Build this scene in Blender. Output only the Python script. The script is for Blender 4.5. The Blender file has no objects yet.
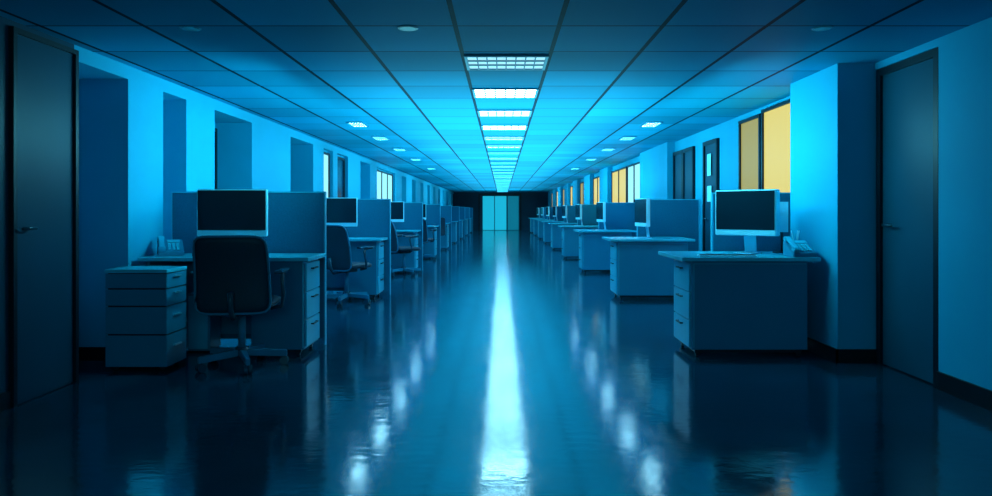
import bpy, bmesh, math, random
from mathutils import Vector, Matrix
random.seed(4)
S=bpy.context.scene
COL=S.collection
S.view_settings.view_transform='Standard'
S.view_settings.look='None'
H=2.17; END=40.0

# ---------------- materials ----------------
def mat(name,color,rough=0.5,metal=0.0,spec=0.5,noise=0.0,nscale=8.0,bump=0.0,emit=None,estr=0.0,coat=0.0):
    m=bpy.data.materials.new(name); m.use_nodes=True
    nt=m.node_tree; b=nt.nodes['Principled BSDF']
    b.inputs['Base Color'].default_value=(*color,1)
    b.inputs['Roughness'].default_value=rough
    b.inputs['Metallic'].default_value=metal
    b.inputs['Specular IOR Level'].default_value=spec
    b.inputs['Coat Weight'].default_value=coat
    if emit:
        b.inputs['Emission Color'].default_value=(*emit,1)
        b.inputs['Emission Strength'].default_value=estr
    if noise>0 or bump>0:
        tc=nt.nodes.new('ShaderNodeTexCoord'); n=nt.nodes.new('ShaderNodeTexNoise')
        n.inputs['Scale'].default_value=nscale; n.inputs['Detail'].default_value=4
        nt.links.new(tc.outputs['Object'],n.inputs['Vector'])
        if noise>0:
            r=nt.nodes.new('ShaderNodeMapRange')
            r.inputs['To Min'].default_value=1-noise; r.inputs['To Max'].default_value=1+noise
            nt.links.new(n.outputs['Fac'],r.inputs['Value'])
            v=nt.nodes.new('ShaderNodeVectorMath'); v.operation='SCALE'
            v.inputs[0].default_value=color
            nt.links.new(r.outputs['Result'],v.inputs['Scale'])
            nt.links.new(v.outputs['Vector'],b.inputs['Base Color'])
        if bump>0:
            bp=nt.nodes.new('ShaderNodeBump'); bp.inputs['Strength'].default_value=bump
            bp.inputs['Distance'].default_value=0.01
            nt.links.new(n.outputs['Fac'],bp.inputs['Height'])
            nt.links.new(bp.outputs['Normal'],b.inputs['Normal'])
    return m
M={}
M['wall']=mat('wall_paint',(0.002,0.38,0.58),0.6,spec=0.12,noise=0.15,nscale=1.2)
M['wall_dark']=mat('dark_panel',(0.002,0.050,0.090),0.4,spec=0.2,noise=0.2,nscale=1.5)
M['base']=mat('baseboard_black',(0.002,0.006,0.011),0.35)
M['door']=mat('door_dark_blue',(0.002,0.080,0.135),0.4,spec=0.2,noise=0.15,nscale=2)
M['black']=mat('black_plastic',(0.003,0.014,0.024),0.35,noise=0.1)
M['trimd']=mat('frame_dark',(0.001,0.012,0.022),0.4,spec=0.3)
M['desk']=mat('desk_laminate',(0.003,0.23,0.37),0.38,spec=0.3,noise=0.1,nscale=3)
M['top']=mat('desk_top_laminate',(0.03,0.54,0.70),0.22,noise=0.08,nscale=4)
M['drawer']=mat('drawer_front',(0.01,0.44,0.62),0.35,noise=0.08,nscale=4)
M['metal']=mat('brushed_metal',(0.20,0.68,0.85),0.3,metal=0.7,noise=0.1)
M['fabric']=mat('partition_fabric',(0.002,0.145,0.245),0.85,spec=0.15,noise=0.2,nscale=60,bump=0.2)
M['chair']=mat('chair_mesh_fabric',(0.003,0.040,0.070),0.55,noise=0.2,nscale=80,bump=0.2)
M['white']=mat('pale_plastic',(0.30,0.85,0.98),0.3,noise=0.05)
M['screen']=mat('monitor_glass',(0.002,0.022,0.036),0.15,spec=0.45,noise=0.1)
M['paper']=mat('paper',(0.35,0.80,0.90),0.7,noise=0.05)
M['chairbase']=mat('chair_base_plastic',(0.008,0.07,0.11),0.25,noise=0.05)
M['warm']=mat('warm_window',(0.04,0.03,0.008),0.5,spec=0.2,emit=(0.92,0.76,0.20),estr=0.82,noise=0.2)
M['warm2']=mat('warm_window_dim',(0.04,0.03,0.008),0.5,spec=0.2,emit=(0.72,0.63,0.18),estr=0.50,noise=0.2)
M['pale']=mat('pale_window',(0.1,0.3,0.3),0.4,emit=(0.42,0.85,0.95),estr=0.85,noise=0.1)
M['glassd']=mat('dark_window',(0.002,0.04,0.075),0.15,noise=0.1)
M['farglass']=mat('lit_door_glass',(0.0,0.1,0.15),0.4,spec=0.2,emit=(0.01,0.48,0.72),estr=0.9,noise=0.1)
M['farglass2']=mat('dim_door_glass',(0.0,0.08,0.12),0.4,spec=0.2,emit=(0.004,0.24,0.38),estr=0.6,noise=0.1)
LC=(0.36,0.85,1.0)
M['l_dim']=mat('diffuser_dim',(0.2,0.5,0.6),0.5,emit=(0.5,0.9,1.0),estr=0.75,noise=0.05)
M['l_mid']=mat('diffuser_mid',(0.5,0.8,0.9),0.5,emit=LC,estr=14,noise=0.05)
M['l_hi']=mat('diffuser_bright',(0.5,0.8,0.9),0.5,emit=LC,estr=36,noise=0.05)
M['l_side']=mat('diffuser_side',(0.5,0.8,0.9),0.5,emit=LC,estr=40,noise=0.05)
M['louver']=mat('louver_metal',(0.01,0.22,0.36),0.45,metal=0.0,noise=0.05)

# floor
def floor_mat():
    m=bpy.data.materials.new('polished_floor'); m.use_nodes=True; nt=m.node_tree
    b=nt.nodes['Principled BSDF']; L=nt.links.new
    tc=nt.nodes.new('ShaderNodeTexCoord')
    n=nt.nodes.new('ShaderNodeTexNoise'); n.inputs['Scale'].default_value=1.6; n.inputs['Detail'].default_value=6
    L(tc.outputs['Object'],n.inputs['Vector'])
    cr=nt.nodes.new('ShaderNodeValToRGB')
    cr.color_ramp.elements[0].position=0.3; cr.color_ramp.elements[0].color=(0.0005,0.028,0.052,1)
    cr.color_ramp.elements[1].position=0.75; cr.color_ramp.elements[1].color=(0.001,0.070,0.120,1)
    L(n.outputs['Fac'],cr.inputs['Fac']); L(cr.outputs['Color'],b.inputs['Base Color'])
    r=nt.nodes.new('ShaderNodeMapRange'); r.inputs['From Min'].default_value=0.3; r.inputs['From Max'].default_value=0.7
    r.inputs['To Min'].default_value=0.085; r.inputs['To Max'].default_value=0.15
    n2=nt.nodes.new('ShaderNodeTexNoise'); n2.inputs['Scale'].default_value=4; n2.inputs['Detail'].default_value=8
    L(tc.outputs['Object'],n2.inputs['Vector']); L(n2.outputs['Fac'],r.inputs['Value']); L(r.outputs['Result'],b.inputs['Roughness'])
    n3=nt.nodes.new('ShaderNodeTexNoise'); n3.inputs['Scale'].default_value=14; n3.inputs['Detail'].default_value=3
    mp=nt.nodes.new('ShaderNodeMapping'); mp.inputs['Scale'].default_value=(0.8,1.3,1)
    L(tc.outputs['Object'],mp.inputs['Vector']); L(mp.outputs['Vector'],n3.inputs['Vector'])
    bp=nt.nodes.new('ShaderNodeBump'); bp.inputs['Strength'].default_value=0.10; bp.inputs['Distance'].default_value=0.01
    L(n3.outputs['Fac'],bp.inputs['Height']); L(bp.outputs['Normal'],b.inputs['Normal'])
    b.inputs['Specular IOR Level'].default_value=1.0
    return m
M['floor']=floor_mat()
def ceil_mat():
    m=bpy.data.materials.new('ceiling_tiles'); m.use_nodes=True; nt=m.node_tree
    b=nt.nodes['Principled BSDF']; L=nt.links.new
    tc=nt.nodes.new('ShaderNodeTexCoord'); sp=nt.nodes.new('ShaderNodeSeparateXYZ')
    L(tc.outputs['Object'],sp.inputs['Vector'])
    def mth(op,a,v=None,c=None):
        k=nt.nodes.new('ShaderNodeMath'); k.operation=op
        for i,q in enumerate((a,v,c)):
            if q is None: continue
            if isinstance(q,(int,float)): k.inputs[i].default_value=q
            else: L(q,k.inputs[i])
        return k.outputs[0]
    u=mth('DIVIDE',mth('ADD',sp.outputs['X'],30*0.6+0.27),0.6)
    v=mth('DIVIDE',mth('ADD',sp.outputs['Y'],0.65*20-4.695),0.65)
    def line(c,w):
        f=mth('FRACT',c); d=mth('ABSOLUTE',mth('SUBTRACT',f,0.5)); return mth('GREATER_THAN',d,0.5-w)
    lx=line(u,0.024); ly=line(v,0.018)
    ly2=mth('MULTIPLY',ly,0.75)
    ln=mth('MAXIMUM',lx,ly2)
    cb=nt.nodes.new('ShaderNodeCombineXYZ'); L(mth('FLOOR',u),cb.inputs[0]); L(mth('FLOOR',v),cb.inputs[1])
    wn=nt.nodes.new('ShaderNodeTexWhiteNoise'); wn.noise_dimensions='2D'; L(cb.outputs[0],wn.inputs['Vector'])
    mr=nt.nodes.new('ShaderNodeMapRange'); mr.inputs['To Min'].default_value=0.75; mr.inputs['To Max'].default_value=1.12
    L(wn.outputs['Value'],mr.inputs['Value'])
    sc=nt.nodes.new('ShaderNodeVectorMath'); sc.operation='SCALE'; sc.inputs[0].default_value=(0.0005,0.33,0.53)
    L(mr.outputs['Result'],sc.inputs['Scale'])
    mx=nt.nodes.new('ShaderNodeMix'); mx.data_type='RGBA'
    L(ln,mx.inputs['Factor']); L(sc.outputs['Vector'],mx.inputs['A']); mx.inputs['B'].default_value=(0.0005,0.02,0.04,1)
    L(mx.outputs['Result'],b.inputs['Base Color'])
    b.inputs['Roughness'].default_value=0.6; b.inputs['Specular IOR Level'].default_value=0.04
    n=nt.nodes.new('ShaderNodeTexNoise'); n.inputs['Scale'].default_value=60
    L(tc.outputs['Object'],n.inputs['Vector'])
    bp=nt.nodes.new('ShaderNodeBump'); bp.inputs['Strength'].default_value=0.1; bp.inputs['Distance'].default_value=0.005
    L(n.outputs['Fac'],bp.inputs['Height']); L(bp.outputs['Normal'],b.inputs['Normal'])
    return m
M['ceil']=ceil_mat()

# ---------------- helpers ----------------
def finish(name,bm,m,parent=None,loc=(0,0,0),smooth=False):
    me=bpy.data.meshes.new(name); bmesh.ops.recalc_face_normals(bm,faces=bm.faces); bm.to_mesh(me); bm.free()
    if smooth:
        for p in me.polygons: p.use_smooth=True
    me.materials.append(M[m])
    o=bpy.data.objects.new(name,me); COL.objects.link(o); o.location=loc
    if parent: o.parent=parent
    return o
def addbox(bm,x0,x1,y0,y1,z0,z1,mtx=None):
    r=bmesh.ops.create_cube(bm,size=1)
    for v in r['verts']:
        v.co=Vector(((x0+x1)/2+v.co.x*(x1-x0),(y0+y1)/2+v.co.y*(y1-y0),(z0+z1)/2+v.co.z*(z1-z0)))
        if mtx: v.co=mtx@v.co
    return r['verts']
def box(name,x0,x1,y0,y1,z0,z1,m,parent=None,bev=0.0,mtx=None):
    bm=bmesh.new(); addbox(bm,x0,x1,y0,y1,z0,z1)
    if bev>0: bmesh.ops.bevel(bm,geom=bm.edges[:],offset=bev,segments=2,affect='EDGES',profile=0.5)
    if mtx: bm.transform(mtx)
    return finish(name,bm,m,parent)
def boxes(name,lst,m,parent=None,bev=0.0):
    bm=bmesh.new()
    for b in lst: addbox(bm,*b)
    if bev>0: bmesh.ops.bevel(bm,geom=bm.edges[:],offset=bev,segments=2,affect='EDGES',profile=0.5)
    return finish(name,bm,m,parent)
def cyl(name,r,p0,p1,m,parent=None,seg=16,r2=None,smooth=True):
    bm=bmesh.new(); p0=Vector(p0);p1=Vector(p1); d=p1-p0
    q=Vector((0,0,1)).rotation_difference(d).to_matrix().to_4x4()
    bmesh.ops.create_cone(bm,cap_ends=True,segments=seg,radius1=r,radius2=r if r2 is None else r2,depth=d.length,
        matrix=Matrix.Translation((p0+p1)/2)@q)
    o=finish(name,bm,m,parent)
    for p in o.data.polygons:
        if len(p.vertices)==4: p.use_smooth=True
    return o
def tube(name,pts,r,m,parent=None,seg=8):
    bm=bmesh.new()
    pts=[Vector(p) for p in pts]; rings=[]
    for i,p in enumerate(pts):
        t=(pts[min(i+1,len(pts)-1)]-pts[max(i-1,0)]).normalized()
        q=Vector((0,0,1)).rotation_difference(t)
        rings.append([bm.verts.new(p+q@Vector((r*math.cos(a*2*math.pi/seg),r*math.sin(a*2*math.pi/seg),0))) for a in range(seg)])
    for a,b in zip(rings,rings[1:]):
        for i in range(seg): bm.faces.new((a[i],a[(i+1)%seg],b[(i+1)%seg],b[i]))
    bm.faces.new(rings[0]); bm.faces.new(rings[-1])
    return finish(name,bm,m,parent,smooth=True)
def empty(name,loc,label,cat,group=None):
    o=bpy.data.objects.new(name,None); o.empty_display_size=0.1; COL.objects.link(o); o.location=loc
    o['label']=label; o['category']=cat
    if group: o['group']=group
    return o
def top(o,label,cat,group=None):
    o['label']=label; o['category']=cat
    if group: o['group']=group
    return o
def copytree(o,loc,rotz=None,label=None,parent=None):
    c=o.copy(); COL.objects.link(c)
    if parent is None:
        c.location=loc
        if rotz is not None: c.rotation_euler=(0,0,rotz)
        if label: c['label']=label
    else: c.parent=parent
    for ch in o.children: copytree(ch,None,None,None,c)
    return c
def struct(o): o['kind']='structure'; return o

# ---------------- room ----------------
struct(box('floor',-3.4,3.2,-1.2,END+0.3,-0.1,0,'floor'))
struct(box('ceiling',-3.4,3.2,-1.2,END+0.3,H,H+0.1,'ceil'))
struct(box('wall_back',-3.4,3.2,-1.2,-1.1,0,H,'wall_dark'))
struct(box('wall_end',-3.4,3.2,END,END+0.15,0,H,'wall_dark'))

PL=-2.75; BL=-3.15
Lp=[(5.15,5.68),(6.1,6.7),(7.7,9.1),(10.2,10.8),(11.4,11.7),(12.5,13.6),(14.6,15.4),(18.0,19.2)]
y=20.1
while y<END-1: Lp.append((y,min(y+1.3,END))); y+=2.2
lst=[(BL-0.1,BL,-1.1,END,0,H)]
for a,b in Lp: lst.append((BL,PL,a,b,0,H))
hd=[]
prev=4.5
for a,b in Lp:
    hd.append((BL,PL,prev,a,H-0.10,H)); prev=b
hd.append((BL,PL,prev,END,H-0.10,H)) if prev<END-0.01 else None
lst+= [(BL,PL-0.08,15.4,18.0,0,H-0.10),(BL,PL-0.08,11.7,12.5,0,H-0.10),(BL,PL-0.08,10.8,11.4,0,H-0.10)]
struct(boxes('wall_left',lst+hd,'wall'))
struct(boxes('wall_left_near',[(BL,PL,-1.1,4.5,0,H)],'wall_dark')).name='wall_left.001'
bb=[(PL,PL+0.015,-1.1,3.9,0,0.10)]
for a,b in Lp: bb+= [(PL,PL+0.015,a-0.015,b,0,0.10),(BL,PL+0.015,a-0.015,a,0,0.10)]
bb.append((BL,BL+0.015,4.5,5.13,0,0.10))
struct(boxes('baseboard_left',bb,'base'))

# right wall
BR=2.68
Rp=[(5.07,5.9,2.43),(10.85,13.0,2.56),(17.0,18.4,2.56)]
y=20.4
while y<END-1: Rp.append((y,min(y+1.5,END),2.56)); y+=3.4
lst=[(2.70,2.95,-1.1,4.33,0,H),(2.82,2.95,4.33,5.07,0,H),(2.70,2.82,4.33,5.07,2.12,H),(BR,2.95,5.07,END,0,H)]
for a,b,x in Rp: lst.append((x,BR,a,b,0,H))
struct(boxes('wall_right',lst,'wall'))
bb=[(2.685,2.70,-1.1,4.33,0,0.11),(2.665,2.68,5.9,END,0,0.10)]
for a,b,x in Rp: bb+=[(x-0.015,x,a-0.015,b,0,0.10),(x-0.015,BR+(0.14 if x<2.5 else 0),a-0.015,a,0,0.10)]
struct(boxes('baseboard_right',bb,'base'))

# doors
def door(name,x0,x1,y0,y1,z1,m='door',fw=0.05,hy=None,side=1):
    fr=struct(boxes(name,[(x0,x1,y0,y0+fw,0,z1),(x0,x1,y1-fw,y1,0,z1),(x0,x1,y0+fw,y1-fw,z1-fw,z1)],'trimd'))
    d=0.02
    lx0,lx1=(x0+d,x1) if side>0 else (x0,x1-d)
    leaf=box('door_leaf',lx0,lx1,y0+fw,y1-fw,0.01,z1-fw,m,fr)
    hy=hy if hy else y1-fw-0.08
    s=-1 if side>0 else 1
    xx=lx0 if side>0 else lx1
    tube('door_handle',[(xx,hy,1.0),(xx+s*0.045,hy,1.0),(xx+s*0.045,hy-0.11,1.0)],0.009,'chairbase',leaf)
    return fr
door('door_1',2.70,2.82,4.335,5.05,2.115,side=1)
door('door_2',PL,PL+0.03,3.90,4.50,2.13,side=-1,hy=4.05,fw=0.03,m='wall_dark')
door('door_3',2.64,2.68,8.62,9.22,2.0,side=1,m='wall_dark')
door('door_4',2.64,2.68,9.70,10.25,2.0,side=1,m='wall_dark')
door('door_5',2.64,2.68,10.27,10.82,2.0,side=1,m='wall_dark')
nt_=box('notice_sheet',2.642,2.644,8.86,9.02,1.55,1.83,'paper')
top(nt_,'white paper notice taped to dark door','notice')
nt2=box('notice_sheet',2.642,2.644,8.84,9.02,1.22,1.42,'paper')
top(nt2,'small pale notice taped to dark door','notice')
# end doors
fr=struct(boxes('door_6',[(-1.35,-1.25,END-0.08,END,0,2.08),(1.0,1.1,END-0.08,END,0,2.08),(-1.25,1.0,END-0.08,END,1.98,2.08)],'trimd'))
box('door_leaf',-1.1,0.25,END-0.05,END-0.01,0.02,1.95,'farglass',fr)
box('door_leaf',0.33,0.95,END-0.05,END-0.01,0.02,1.95,'farglass2',fr)
boxes('door_stile',[(-0.45,-0.40,END-0.07,END-0.05,0.02,1.95)],'desk',fr)

# windows
wn=[0]
def window(x0,x1,y0,y1,z0,z1,m,side,mull=1):
    wn[0]+=1; f=0.035
    l=[(x0,x1,y0,y0+f,z0,z1),(x0,x1,y1-f,y1,z0,z1),(x0,x1,y0+f,y1-f,z0,z0+f),(x0,x1,y0+f,y1-f,z1-f,z1)]
    for i in range(1,mull+1):
        yy=y0+(y1-y0)*i/(mull+1); l.append((x0,x1,yy-f/2,yy+f/2,z0+f,z1-f))
    o=struct(boxes('window_%d'%wn[0],l,'trimd'))
    xm=(x0+x1)/2
    box('window_pane',*( (xm,x1) if side>0 else (x0,xm)),y0+f,y1-f,z0+f,z1-f,m,o)
window(2.64,2.68,6.0,7.14,0.8,2.13,'warm',1,0)
window(2.64,2.68,7.18,7.82,0.8,2.10,'warm2',1,0)
window(2.64,2.68,13.3,14.8,0.8,2.05,'pale',1,1)
window(2.64,2.68,14.9,16.9,0.8,2.05,'warm',1,1)
for i,(a,b,x) in enumerate(Rp[2:-1]):
    nx=Rp[3+i][0]
    window(2.64,2.68,b+0.1,nx-0.1,0.8,2.05,'warm' if i%2==0 else 'warm2',1,1)
window(PL-0.08,PL-0.04,15.5,17.9,0.75,2.03,'pale',-1,2)
window(PL-0.08,PL-0.04,11.75,12.45,0.75,2.03,'glassd',-1,0)
window(PL-0.08,PL-0.04,10.85,11.35,0.75,2.03,'pale',-1,0)
for a,b in [(6.75,7.65),(9.15,10.15)]:
    window(BL,BL+0.04,a,b,0.8,2.0,'glassd',-1,0)
for i in range(7,len(Lp)-1):
    a=Lp[i][1]; b=Lp[i+1][0]
    window(BL,BL+0.04,a+0.04,b-0.04,0.8,2.0,'pale' if i%2 else 'glassd',-1,0)

# ---------------- ceiling lights ----------------
def clight(name,w,l,m,nx=6,ny=5):
    o=empty(name,(0,0,0),'','ceiling light')
    t=0.02; z1=0; z0=-0.014
    boxes('light_frame',[(-w/2,w/2,-l/2,-l/2+t,z0,z1),(-w/2,w/2,l/2-t,l/2,z0,z1),(-w/2,-w/2+t,-l/2+t,l/2-t,z0,z1),(w/2-t,w/2,-l/2+t,l/2-t,z0,z1)],'louver',o)
    box('diffuser',-w/2+t,w/2-t,-l/2+t,l/2-t,-0.005,-0.001,m,o)
    ls=[]
    for i in range(1,nx): xx=-w/2+t+(w-2*t)*i/nx; ls.append((xx-0.005,xx+0.005,-l/2+t,l/2-t,z0+0.001,-0.005))
    for i in range(1,ny): yy=-l/2+t+(l-2*t)*i/ny; ls.append((-w/2+t,w/2-t,yy-0.012,yy+0.012,z0+0.001,-0.005))
    boxes('louver',ls,'louver',o)
    return o
protos={}
k=0; y=5.02
order=['l_dim','l_hi','l_mid','l_hi','l_mid','l_hi']
while y<END-0.8:
    m=order[k] if k<len(order) else ('l_hi' if k%2 else 'l_mid')
    loc=(0.03,y,H-0.001)
    lab={'l_dim':'dimly lit ceiling light with visible louver grid','l_mid':'softly glowing louvered ceiling light','l_hi':'bright white-blue louvered ceiling light'}[m]
    if m not in protos:
        o=clight('ceiling_light',0.58,0.46,m,8 if m=='l_dim' else 6,3 if m=='l_dim' else 4); o.location=loc; protos[m]=o; o['label']=lab; o['group']='louvered lights along the corridor ceiling'
    else: copytree(protos[m],loc,label=lab)
    k+=1; y+=1.3
sp=None
for sx in (-1.77,1.83):
    for yy in (8.6,10.22,12.1,14.4,17.5):
        if sp is None:
            sp=clight('ceiling_light',0.20,0.42,'l_side',5,4); sp.location=(sx,yy,H-0.001)
            sp['label']='small bright louvered ceiling light above the desks'; sp['group']='small lights above the desk rows'
        else: copytree(sp,(sx,yy,H-0.001))
# unlit downlights
dl=None
for x,yy in [(-1.82,4.09),(-0.55,4.09),(1.87,4.09)]:
    if dl is None:
        dl=empty('downlight',(x,yy,H-0.001),'small round unlit ceiling downlight','downlight','unlit downlights in the ceiling')
        cyl('downlight_rim',0.06,(0,0,0),(0,0,-0.003),'desk',dl,24)
        cyl('downlight_lens',0.05,(0,0,-0.003),(0,0,-0.005),'black',dl,24)
    else: copytree(dl,(x,yy,H-0.001))

# ---------------- desks right ----------------
def handle_x(x,y0,y1,z,parent):
    return boxes('handle',[(x-0.022,x-0.014,y0,y1,z-0.006,z+0.006),(x-0.022,x,y0,y0+0.01,z-0.005,z+0.005),(x-0.022,x,y1-0.01,y1,z-0.005,z+0.005)],'black',parent)
def caster(x,y,parent,r=0.022,name='caster'):
    bm=bmesh.new()
    bmesh.ops.create_cone(bm,cap_ends=True,segments=14,radius1=r,radius2=r,depth=0.022,matrix=Matrix.Translation((x,y,r))@Matrix.Rotation(math.pi/2,4,'Y'))
    addbox(bm,x-0.018,x+0.018,y-0.012,y+0.012,r*1.5,r*2+0.012)
    return finish(name,bm,'black',parent)
def desk_right(loc):
    o=empty('desk',loc,'blue-grey office desk with side drawers','desk','desks along the windowed wall')
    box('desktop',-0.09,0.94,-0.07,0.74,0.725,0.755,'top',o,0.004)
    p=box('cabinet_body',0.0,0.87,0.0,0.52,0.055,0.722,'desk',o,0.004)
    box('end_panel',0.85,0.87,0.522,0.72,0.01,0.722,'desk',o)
    box('plinth',0.03,0.84,0.03,0.50,0.03,0.054,'black',o)
    for i,(a,b) in enumerate([(0.07,0.27),(0.28,0.48),(0.49,0.70)]):
        d=box('drawer',-0.016,-0.001,0.025,0.495,a,b,'drawer',p,0.003)
        handle_x(-0.016,0.20,0.34,b-0.045,d)
    for x,y in ((0.05,0.05),(0.82,0.05),(0.05,0.47),(0.82,0.47)): caster(x,y,o,0.015)
    boxes('panel_seam',[(0.012,0.858,-0.004,-0.0005,0.700,0.704),(0.012,0.017,-0.004,-0.0005,0.07,0.70)],'top',o)
    return o
def partition(loc,w):
    o=empty('desk_partition',loc,'blue fabric desk partition with slim metal edge','partition')
    box('fabric_panel',0.012,w-0.012,0.0,0.03,0.05,1.248,'fabric',o,0.004)
    boxes('frame',[(0,0.012,-0.003,0.033,0.0,1.26),(w-0.012,w,-0.003,0.033,0.0,1.26),(0.012,w-0.012,-0.003,0.033,1.248,1.26)],'drawer',o)
    return o
def monitor(loc,rz,w=0.55,h=0.37,thick=0.03,label='flat monitor with dark screen and pale frame',bulge=0.03):
    o=empty('monitor',loc,label,'monitor'); o.rotation_euler=(0,0,rz)
    zb=0.145
    bm=bmesh.new()
    vs=addbox(bm,-w/2,w/2,-thick/2,thick/2,zb,zb+h)
    bmesh.ops.bevel(bm,geom=bm.edges[:],offset=0.006,segments=2,affect='EDGES')
    r=bmesh.ops.create_cone(bm,cap_ends=True,segments=4,radius1=w*0.62,radius2=w*0.35,depth=bulge,
       matrix=Matrix.Translation((0,thick/2+bulge/2-0.001,zb+h/2))@Matrix.Scale(0.68,4,(0,0,1))@Matrix.Rotation(-math.pi/2,4,'X')@Matrix.Rotation(math.pi/4,4,'Z'))
    finish('housing',bm,'white',o)
    ch=0.05
    box('screen',-w/2+0.010,w/2-0.010,-thick/2-0.004,-thick/2-0.0005,zb+ch,zb+h-0.010,'screen',o,0.001)
    bm=bmesh.new()
    addbox(bm,-0.075,0.075,-0.09,0.10,0.0,0.008)
    vs=addbox(bm,-0.05,0.05,0.04,0.05,0.008,zb+0.10)
    for v in vs:
        if v.co.z<0.05: v.co.y+=0.035
    bmesh.ops.bevel(bm,geom=bm.edges[:],offset=0.002,segments=1,affect='EDGES')
    finish('stand',bm,'metal',o)
    return o
def keyboard(loc,rz=0):
    o=empty('keyboard',loc,'slim pale computer keyboard on the desk','keyboard'); o.rotation_euler=(0,0,rz)
    box('keyboard_body',-0.21,0.21,-0.06,0.06,0,0.012,'white',o,0.003)
    ks=[]
    for r in range(4):
        for c in range(13): ks.append((-0.2+c*0.031,-0.2+c*0.031+0.027,-0.052+r*0.026,-0.052+r*0.026+0.022,0.012,0.016))
    boxes('keys',ks,'black',o)
    return o
def phone(loc,rz=0):
    o=empty('desk_phone',loc,'desk telephone with corded handset','telephone'); o.rotation_euler=(0,0,rz)
    bm=bmesh.new(); vs=addbox(bm,-0.09,0.09,-0.1,0.1,0,0.03)
    for v in vs:
        if v.co.y>0 and v.co.z>0.01: v.co.z=0.12
    bmesh.ops.bevel(bm,geom=bm.edges[:],offset=0.006,segments=2,affect='EDGES')
    finish('phone_body',bm,'desk',o)
    sl=math.atan2(0.09,0.2)
    mt=Matrix.Translation((0,0,0.078))@Matrix.Rotation(sl,4,'X')
    bm=bmesh.new(); addbox(bm,-0.085,-0.045,-0.10,0.10,0.018,0.035); addbox(bm,-0.09,-0.04,-0.11,-0.06,0.0,0.03); addbox(bm,-0.09,-0.04,0.06,0.11,0.0,0.03)
    bmesh.ops.bevel(bm,geom=bm.edges[:],offset=0.005,segments=2,affect='EDGES'); bm.transform(mt)
    finish('handset',bm,'drawer',o)
    bm=bmesh.new()
    for r in range(4):
        for c in range(3): addbox(bm,-0.02+c*0.03,0.0+c*0.03,-0.08+r*0.028,-0.06+r*0.028,0.0,0.008)
    addbox(bm,-0.02,0.07,0.045,0.085,0.0,0.006)
    bm.transform(mt); finish('phone_keys',bm,'top',o)
    return o

RY=[5.27,8.65,12.4,16.1,19.8,23.5,27.2,30.9,34.6]
RX=1.43
d0=desk_right((RX,RY[0],0))
p0=partition((1.81,6.04,0),0.84); p0['group']='fabric partitions by the windowed wall'
for yy in RY[1:]:
    copytree(d0,(RX,yy,0)); copytree(p0,(1.82,yy+0.78,0))
m1=monitor((1.98,5.66,0.756),-math.radians(42),0.50,0.37,0.09,'thick pale-framed monitor with dark screen turned on desk',0.05)
mR=monitor((1.80,8.98,0.756),-math.radians(84),0.50,0.36,0.05,'pale-backed monitor turned side-on on desk')
mR['group']='monitors on the windowed side'
for yy in RY[2:]: copytree(mR,(1.80,yy+0.32,0.756))
phone((2.26,5.31,0.756),0.0)
o=empty('pen_cup',(2.31,5.50,0.756),'dark pen cup holding several pens','pen cup')
cyl('cup',0.036,(0,0,0),(0,0,0.10),'black',o)
for i,(a,b) in enumerate([(0.02,0.01),(-0.015,0.02),(0.0,-0.02)]): cyl('pen',0.005,(a*0.5,b*0.5,0.08),(a*1.6,b*1.6,0.19),'white',o,8)
o=empty('document_holder',(2.31,5.78,0.756),'upright document holder with white sheet','document holder')
boxes('holder_stand',[(-0.06,0.06,-0.04,0.04,0.0,0.01),(-0.008,0.008,-0.004,0.004,0.01,0.36)],'black',o)
box('paper_sheet',-0.055,0.05,-0.010,-0.005,0.17,0.42,'paper',o)
keyboard((1.70,5.29,0.756),-0.1)

# ---------------- desks left ----------------
def desk_left(loc):
    o=empty('desk',loc,'blue-grey office desk with drawer pedestal and knee space','desk','desks along the pillared wall')
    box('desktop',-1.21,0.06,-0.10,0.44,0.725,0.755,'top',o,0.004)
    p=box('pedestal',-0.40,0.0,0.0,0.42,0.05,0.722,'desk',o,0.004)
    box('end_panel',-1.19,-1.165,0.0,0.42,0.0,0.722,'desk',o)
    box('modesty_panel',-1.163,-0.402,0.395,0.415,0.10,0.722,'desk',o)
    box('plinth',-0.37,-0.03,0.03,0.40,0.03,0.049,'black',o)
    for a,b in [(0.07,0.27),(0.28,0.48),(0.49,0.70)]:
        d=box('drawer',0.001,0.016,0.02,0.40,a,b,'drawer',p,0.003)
        z=b-0.045
        boxes('handle',[(0.030,0.038,0.14,0.28,z-0.006,z+0.006),(0.016,0.038,0.14,0.15,z-0.005,z+0.005),(0.016,0.038,0.27,0.28,z-0.005,z+0.005)],'black',d)
    for x,y in ((-0.35,0.04),(-0.05,0.04),(-0.35,0.38),(-0.05,0.38)): caster(x,y,o,0.015)
    boxes('pedestal_edge',[(-0.012,-0.002,-0.004,-0.0005,0.06,0.715)],'top',o)
    return o
LY=[5.30,8.75,12.5,16.2,19.9,23.6,27.3,31.0,34.7]
LX=[-1.50,-1.56]+[-1.56]*8
dl0=desk_left((LX[0],LY[0],0))
pl0=partition((-2.72,5.75,0),1.27); pl0['group']='fabric partitions by the pillared wall'
for i,yy in enumerate(LY):
    if i: copytree(dl0,(LX[i],yy,0)); copytree(pl0,(-2.735,yy+0.45,0))
mL=monitor((-2.11,5.48,0.756),0.0,0.55,0.37,0.03); mL['group']='monitors on the pillared side'
for i,yy in enumerate(LY[1:]): copytree(mL,(-2.05 if i else -2.12,yy+0.18,0.756))
phone((-2.58,5.45,0.756),0.5)

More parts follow.
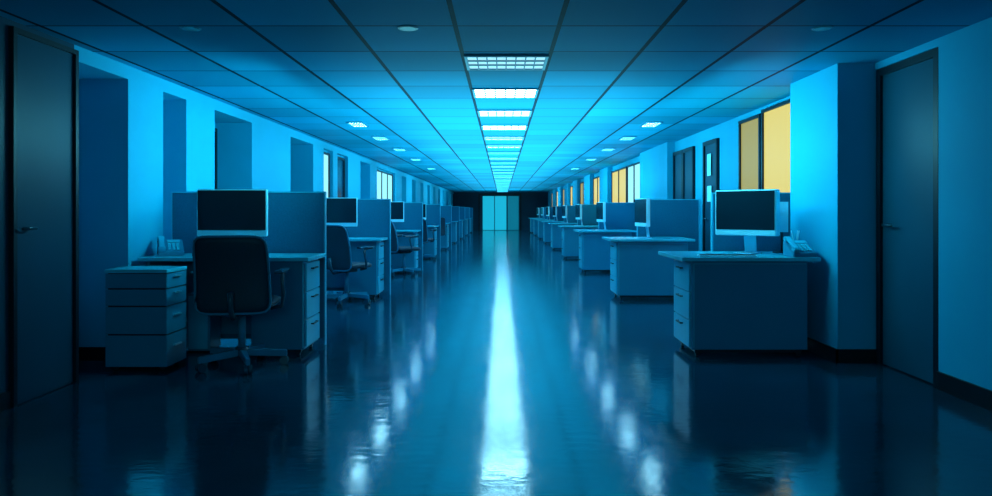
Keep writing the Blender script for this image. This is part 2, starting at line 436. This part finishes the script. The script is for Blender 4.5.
# mobile cabinet near left
o=empty('drawer_cabinet',(-2.72,4.80,0),'freestanding blue-grey cabinet with four drawers','drawer cabinet')
box('cabinet_body',0.012,0.408,0.012,0.30,0.03,0.672,'black',o)
box('cabinet_top',-0.005,0.425,-0.005,0.305,0.674,0.70,'top',o,0.004)
for a,b in [(0.03,0.245),(0.255,0.44),(0.45,0.56),(0.57,0.668)]:
    d=box('drawer',0.0,0.42,0.0,0.011,a,b,'desk',o,0.003)
    boxes('drawer_side',[(0.409,0.42,0.012,0.30,a,b)],'desk',d)
    z=(a+b)/2
    boxes('handle',[(0.42,0.435,0.10,0.20,z+0.02,z+0.03)],'metal',d)
for x,y in ((0.05,0.05),(0.37,0.05),(0.05,0.26),(0.37,0.26)): caster(x,y,o,0.008)
# computer tower
o=empty('computer_tower',(-2.36,5.44,0.0),'pale computer tower standing under the desk','computer')
box('tower_case',-0.09,0.09,0,0.22,0.01,0.46,'desk',o,0.012)
boxes('front_bezel',[(-0.075,0.075,-0.008,-0.0005,0.03,0.44)],'drawer',o,0.003)
boxes('tower_foot',[(-0.08,0.08,0.02,0.05,0,0.0095),(-0.08,0.08,0.17,0.20,0,0.0095)],'black',o)

# ---------------- chairs ----------------
def grid_slab(name,w,h,fn,t,m,parent,nx=14,nz=14,k=6.0):
    bm=bmesh.new(); F=[];B=[]
    for j in range(nz+1):
        rf=[];rb=[]
        for i in range(nx+1):
            u=-1+2*i/nx; v=-1+2*j/nz
            s=(abs(u)**k+abs(v)**k)**(1/k); mx=max(abs(u),abs(v))
            f=mx/s if s>0 else 1
            a=u*f; c=v*f
            p,n=fn(a*w/2,c*h/2); n=n.normalized()
            edge=max(abs(u),abs(v)); tt=t*(1-0.6*edge**8)
            rf.append(bm.verts.new(p+n*tt/2)); rb.append(bm.verts.new(p-n*tt/2))
        F.append(rf);B.append(rb)
    for j in range(nz):
        for i in range(nx):
            bm.faces.new((F[j][i],F[j][i+1],F[j+1][i+1],F[j+1][i])); bm.faces.new((B[j][i],B[j+1][i],B[j+1][i+1],B[j][i+1]))
    for i in range(nx):
        bm.faces.new((F[0][i],B[0][i],B[0][i+1],F[0][i+1])); bm.faces.new((F[nz][i],F[nz][i+1],B[nz][i+1],B[nz][i]))
    for j in range(nz):
        bm.faces.new((F[j][0],F[j+1][0],B[j+1][0],B[j][0])); bm.faces.new((F[j][nx],B[j][nx],B[j+1][nx],F[j+1][nx]))
    return finish(name,bm,m,parent,smooth=True)
def chair(loc,rz):
    o=empty('office_chair',loc,'black swivel office chair with armrests on castors','office chair','swivel chairs at the desks')
    o.rotation_euler=(0,0,rz)
    K=9.0
    def fb(a,c):
        z=0.67+c; y=-0.27-0.10*(c+0.26)/0.52+0.9*a*a*0.5
        y+=0.03*math.cos(c*6)
        return Vector((a*(1.0-0.06*(c+0.25)/0.5),y,z)),Vector((-0.5*a,1,0.15))
    grid_slab('backrest',0.49,0.52,fb,0.045,'chair',o,k=K)
    pts=[]
    for i in range(61):
        th=2*math.pi*i/60; u=math.cos(th); v=math.sin(th)
        s=(abs(u)**K+abs(v)**K)**(1/K); p,n=fb(u/s*0.247,v/s*0.262); pts.append(p-Vector((0,0.012,0)))
    tube('backrest_rim',pts,0.009,'desk',o)
    def fs(a,c):
        z=0.45-0.06*max(0,(c-0.12))*2.0+0.25*a*a*0.3
        return Vector((a,c+0.0,z)),Vector((0,0,1))
    grid_slab('seat',0.49,0.46,fs,0.075,'chair',o)
    tube('back_bracket',[(0,-0.08,0.39),(0,-0.25,0.38),(0,-0.315,0.44),(0,-0.335,0.56)],0.022,'chairbase',o)
    box('seat_mechanism',-0.09,0.09,-0.12,0.10,0.37,0.412,'black',o,0.008)
    cyl('gas_column',0.026,(0,0,0.11),(0,0,0.37),'desk',o)
    for s in (-1,1):
        tube('armrest',[(s*0.20,0.0,0.405),(s*0.275,0.0,0.42),(s*0.29,-0.02,0.50),(s*0.285,-0.05,0.62),(s*0.28,-0.02,0.655),(s*0.28,0.12,0.66)],0.014,'chairbase',o)
        box('arm_pad',s*0.28-0.03,s*0.28+0.03,-0.16,0.13,0.66,0.685,'chairbase',o,0.01)
    b=cyl('base_hub',0.045,(0,0,0.075),(0,0,0.135),'chairbase',o)
    for i in range(5):
        a=2*math.pi*i/5-math.pi/2+0.35; c,s_=math.cos(a),math.sin(a)
        bm=bmesh.new(); vs=addbox(bm,0.03,0.31,-0.024,0.024,0.075,0.12)
        for v in vs:
            if v.co.x>0.2: v.co.y*=0.6; v.co.z-=0.015
        bmesh.ops.bevel(bm,geom=bm.edges[:],offset=0.005,segments=2,affect='EDGES')
        bm.transform(Matrix.Rotation(a,4,'Z')); lg=finish('base_leg',bm,'desk',b)
        bm=bmesh.new()
        for off in (-0.016,0.016):
            bmesh.ops.create_cone(bm,cap_ends=True,segments=16,radius1=0.03,radius2=0.03,depth=0.02,matrix=Matrix.Translation((0.29*c-off*s_,0.29*s_+off*c,0.030))@Matrix.Rotation(a,4,'Z')@Matrix.Rotation(math.pi/2,4,'X'))
        addbox(bm,0.29*c-0.008,0.29*c+0.008,0.29*s_-0.008,0.29*s_+0.008,0.03,0.08)
        finish('caster',bm,'chairbase',b)
    return o
c0=chair((-1.85,4.98,0),0.13)
copytree(c0,(-1.86,8.38,0),-0.4)
copytree(c0,(-1.70,12.10,0),-0.9)
copytree(c0,(-1.80,15.8,0),-0.3)
copytree(c0,(-1.85,19.5,0),0.2)

# ---------------- lights ----------------
def area(name,loc,rot,sx,sy,e,col,spread=180):
    l=bpy.data.lights.new(name,'AREA'); l.shape='RECTANGLE'; l.size=sx; l.size_y=sy; l.energy=e; l.color=col
    l.spread=math.radians(spread)
    o=bpy.data.objects.new(name,l); COL.objects.link(o); o.location=loc; o.rotation_euler=rot; return o
UC=(0.14,0.79,1.0)
area('ceiling_fill',(0,6.6,1.35),(math.pi,0,0),3.2,1.6,30,UC)  # added upward fills, this and the next ones, brighten the ceiling; no fixtures
for yy,e in ((9,125),(13,125),(17,110),(21,100),(25,90),(29.5,90),(34.5,90)):
    area('ceiling_fill',(0,yy,1.35),(math.pi,0,0),3.2,3.8,e,UC)
# unseen fill strips without fixtures, added to brighten each wall
for s in (-1,1):
    for yy in (6.2,9.5,13,17,21,26,32):
        area('wall_fill',(s*1.25,yy,1.80),(0,s*-math.radians(71),0),0.12,2.4,32 if yy<7 else 20,UC,130)
area('front_fill',(0,-1.0,1.7),(math.radians(82),0,0),3.5,0.6,24,UC)  # added fill behind the camera for faces turned towards it, no lamp there
w=bpy.data.worlds.new('World'); S.world=w; w.use_nodes=True
w.node_tree.nodes['Background'].inputs[0].default_value=(0.0,0.01,0.02,1)
w.node_tree.nodes['Background'].inputs[1].default_value=0.3

cam=bpy.data.cameras.new('Camera'); co=bpy.data.objects.new('Camera',cam); COL.objects.link(co)
co.location=(0,0,1.1); co.rotation_euler=(math.pi/2,0,0)
cam.sensor_width=36; cam.lens=700/992*36; cam.shift_x=-6/992; cam.shift_y=-37/992
S.camera=co
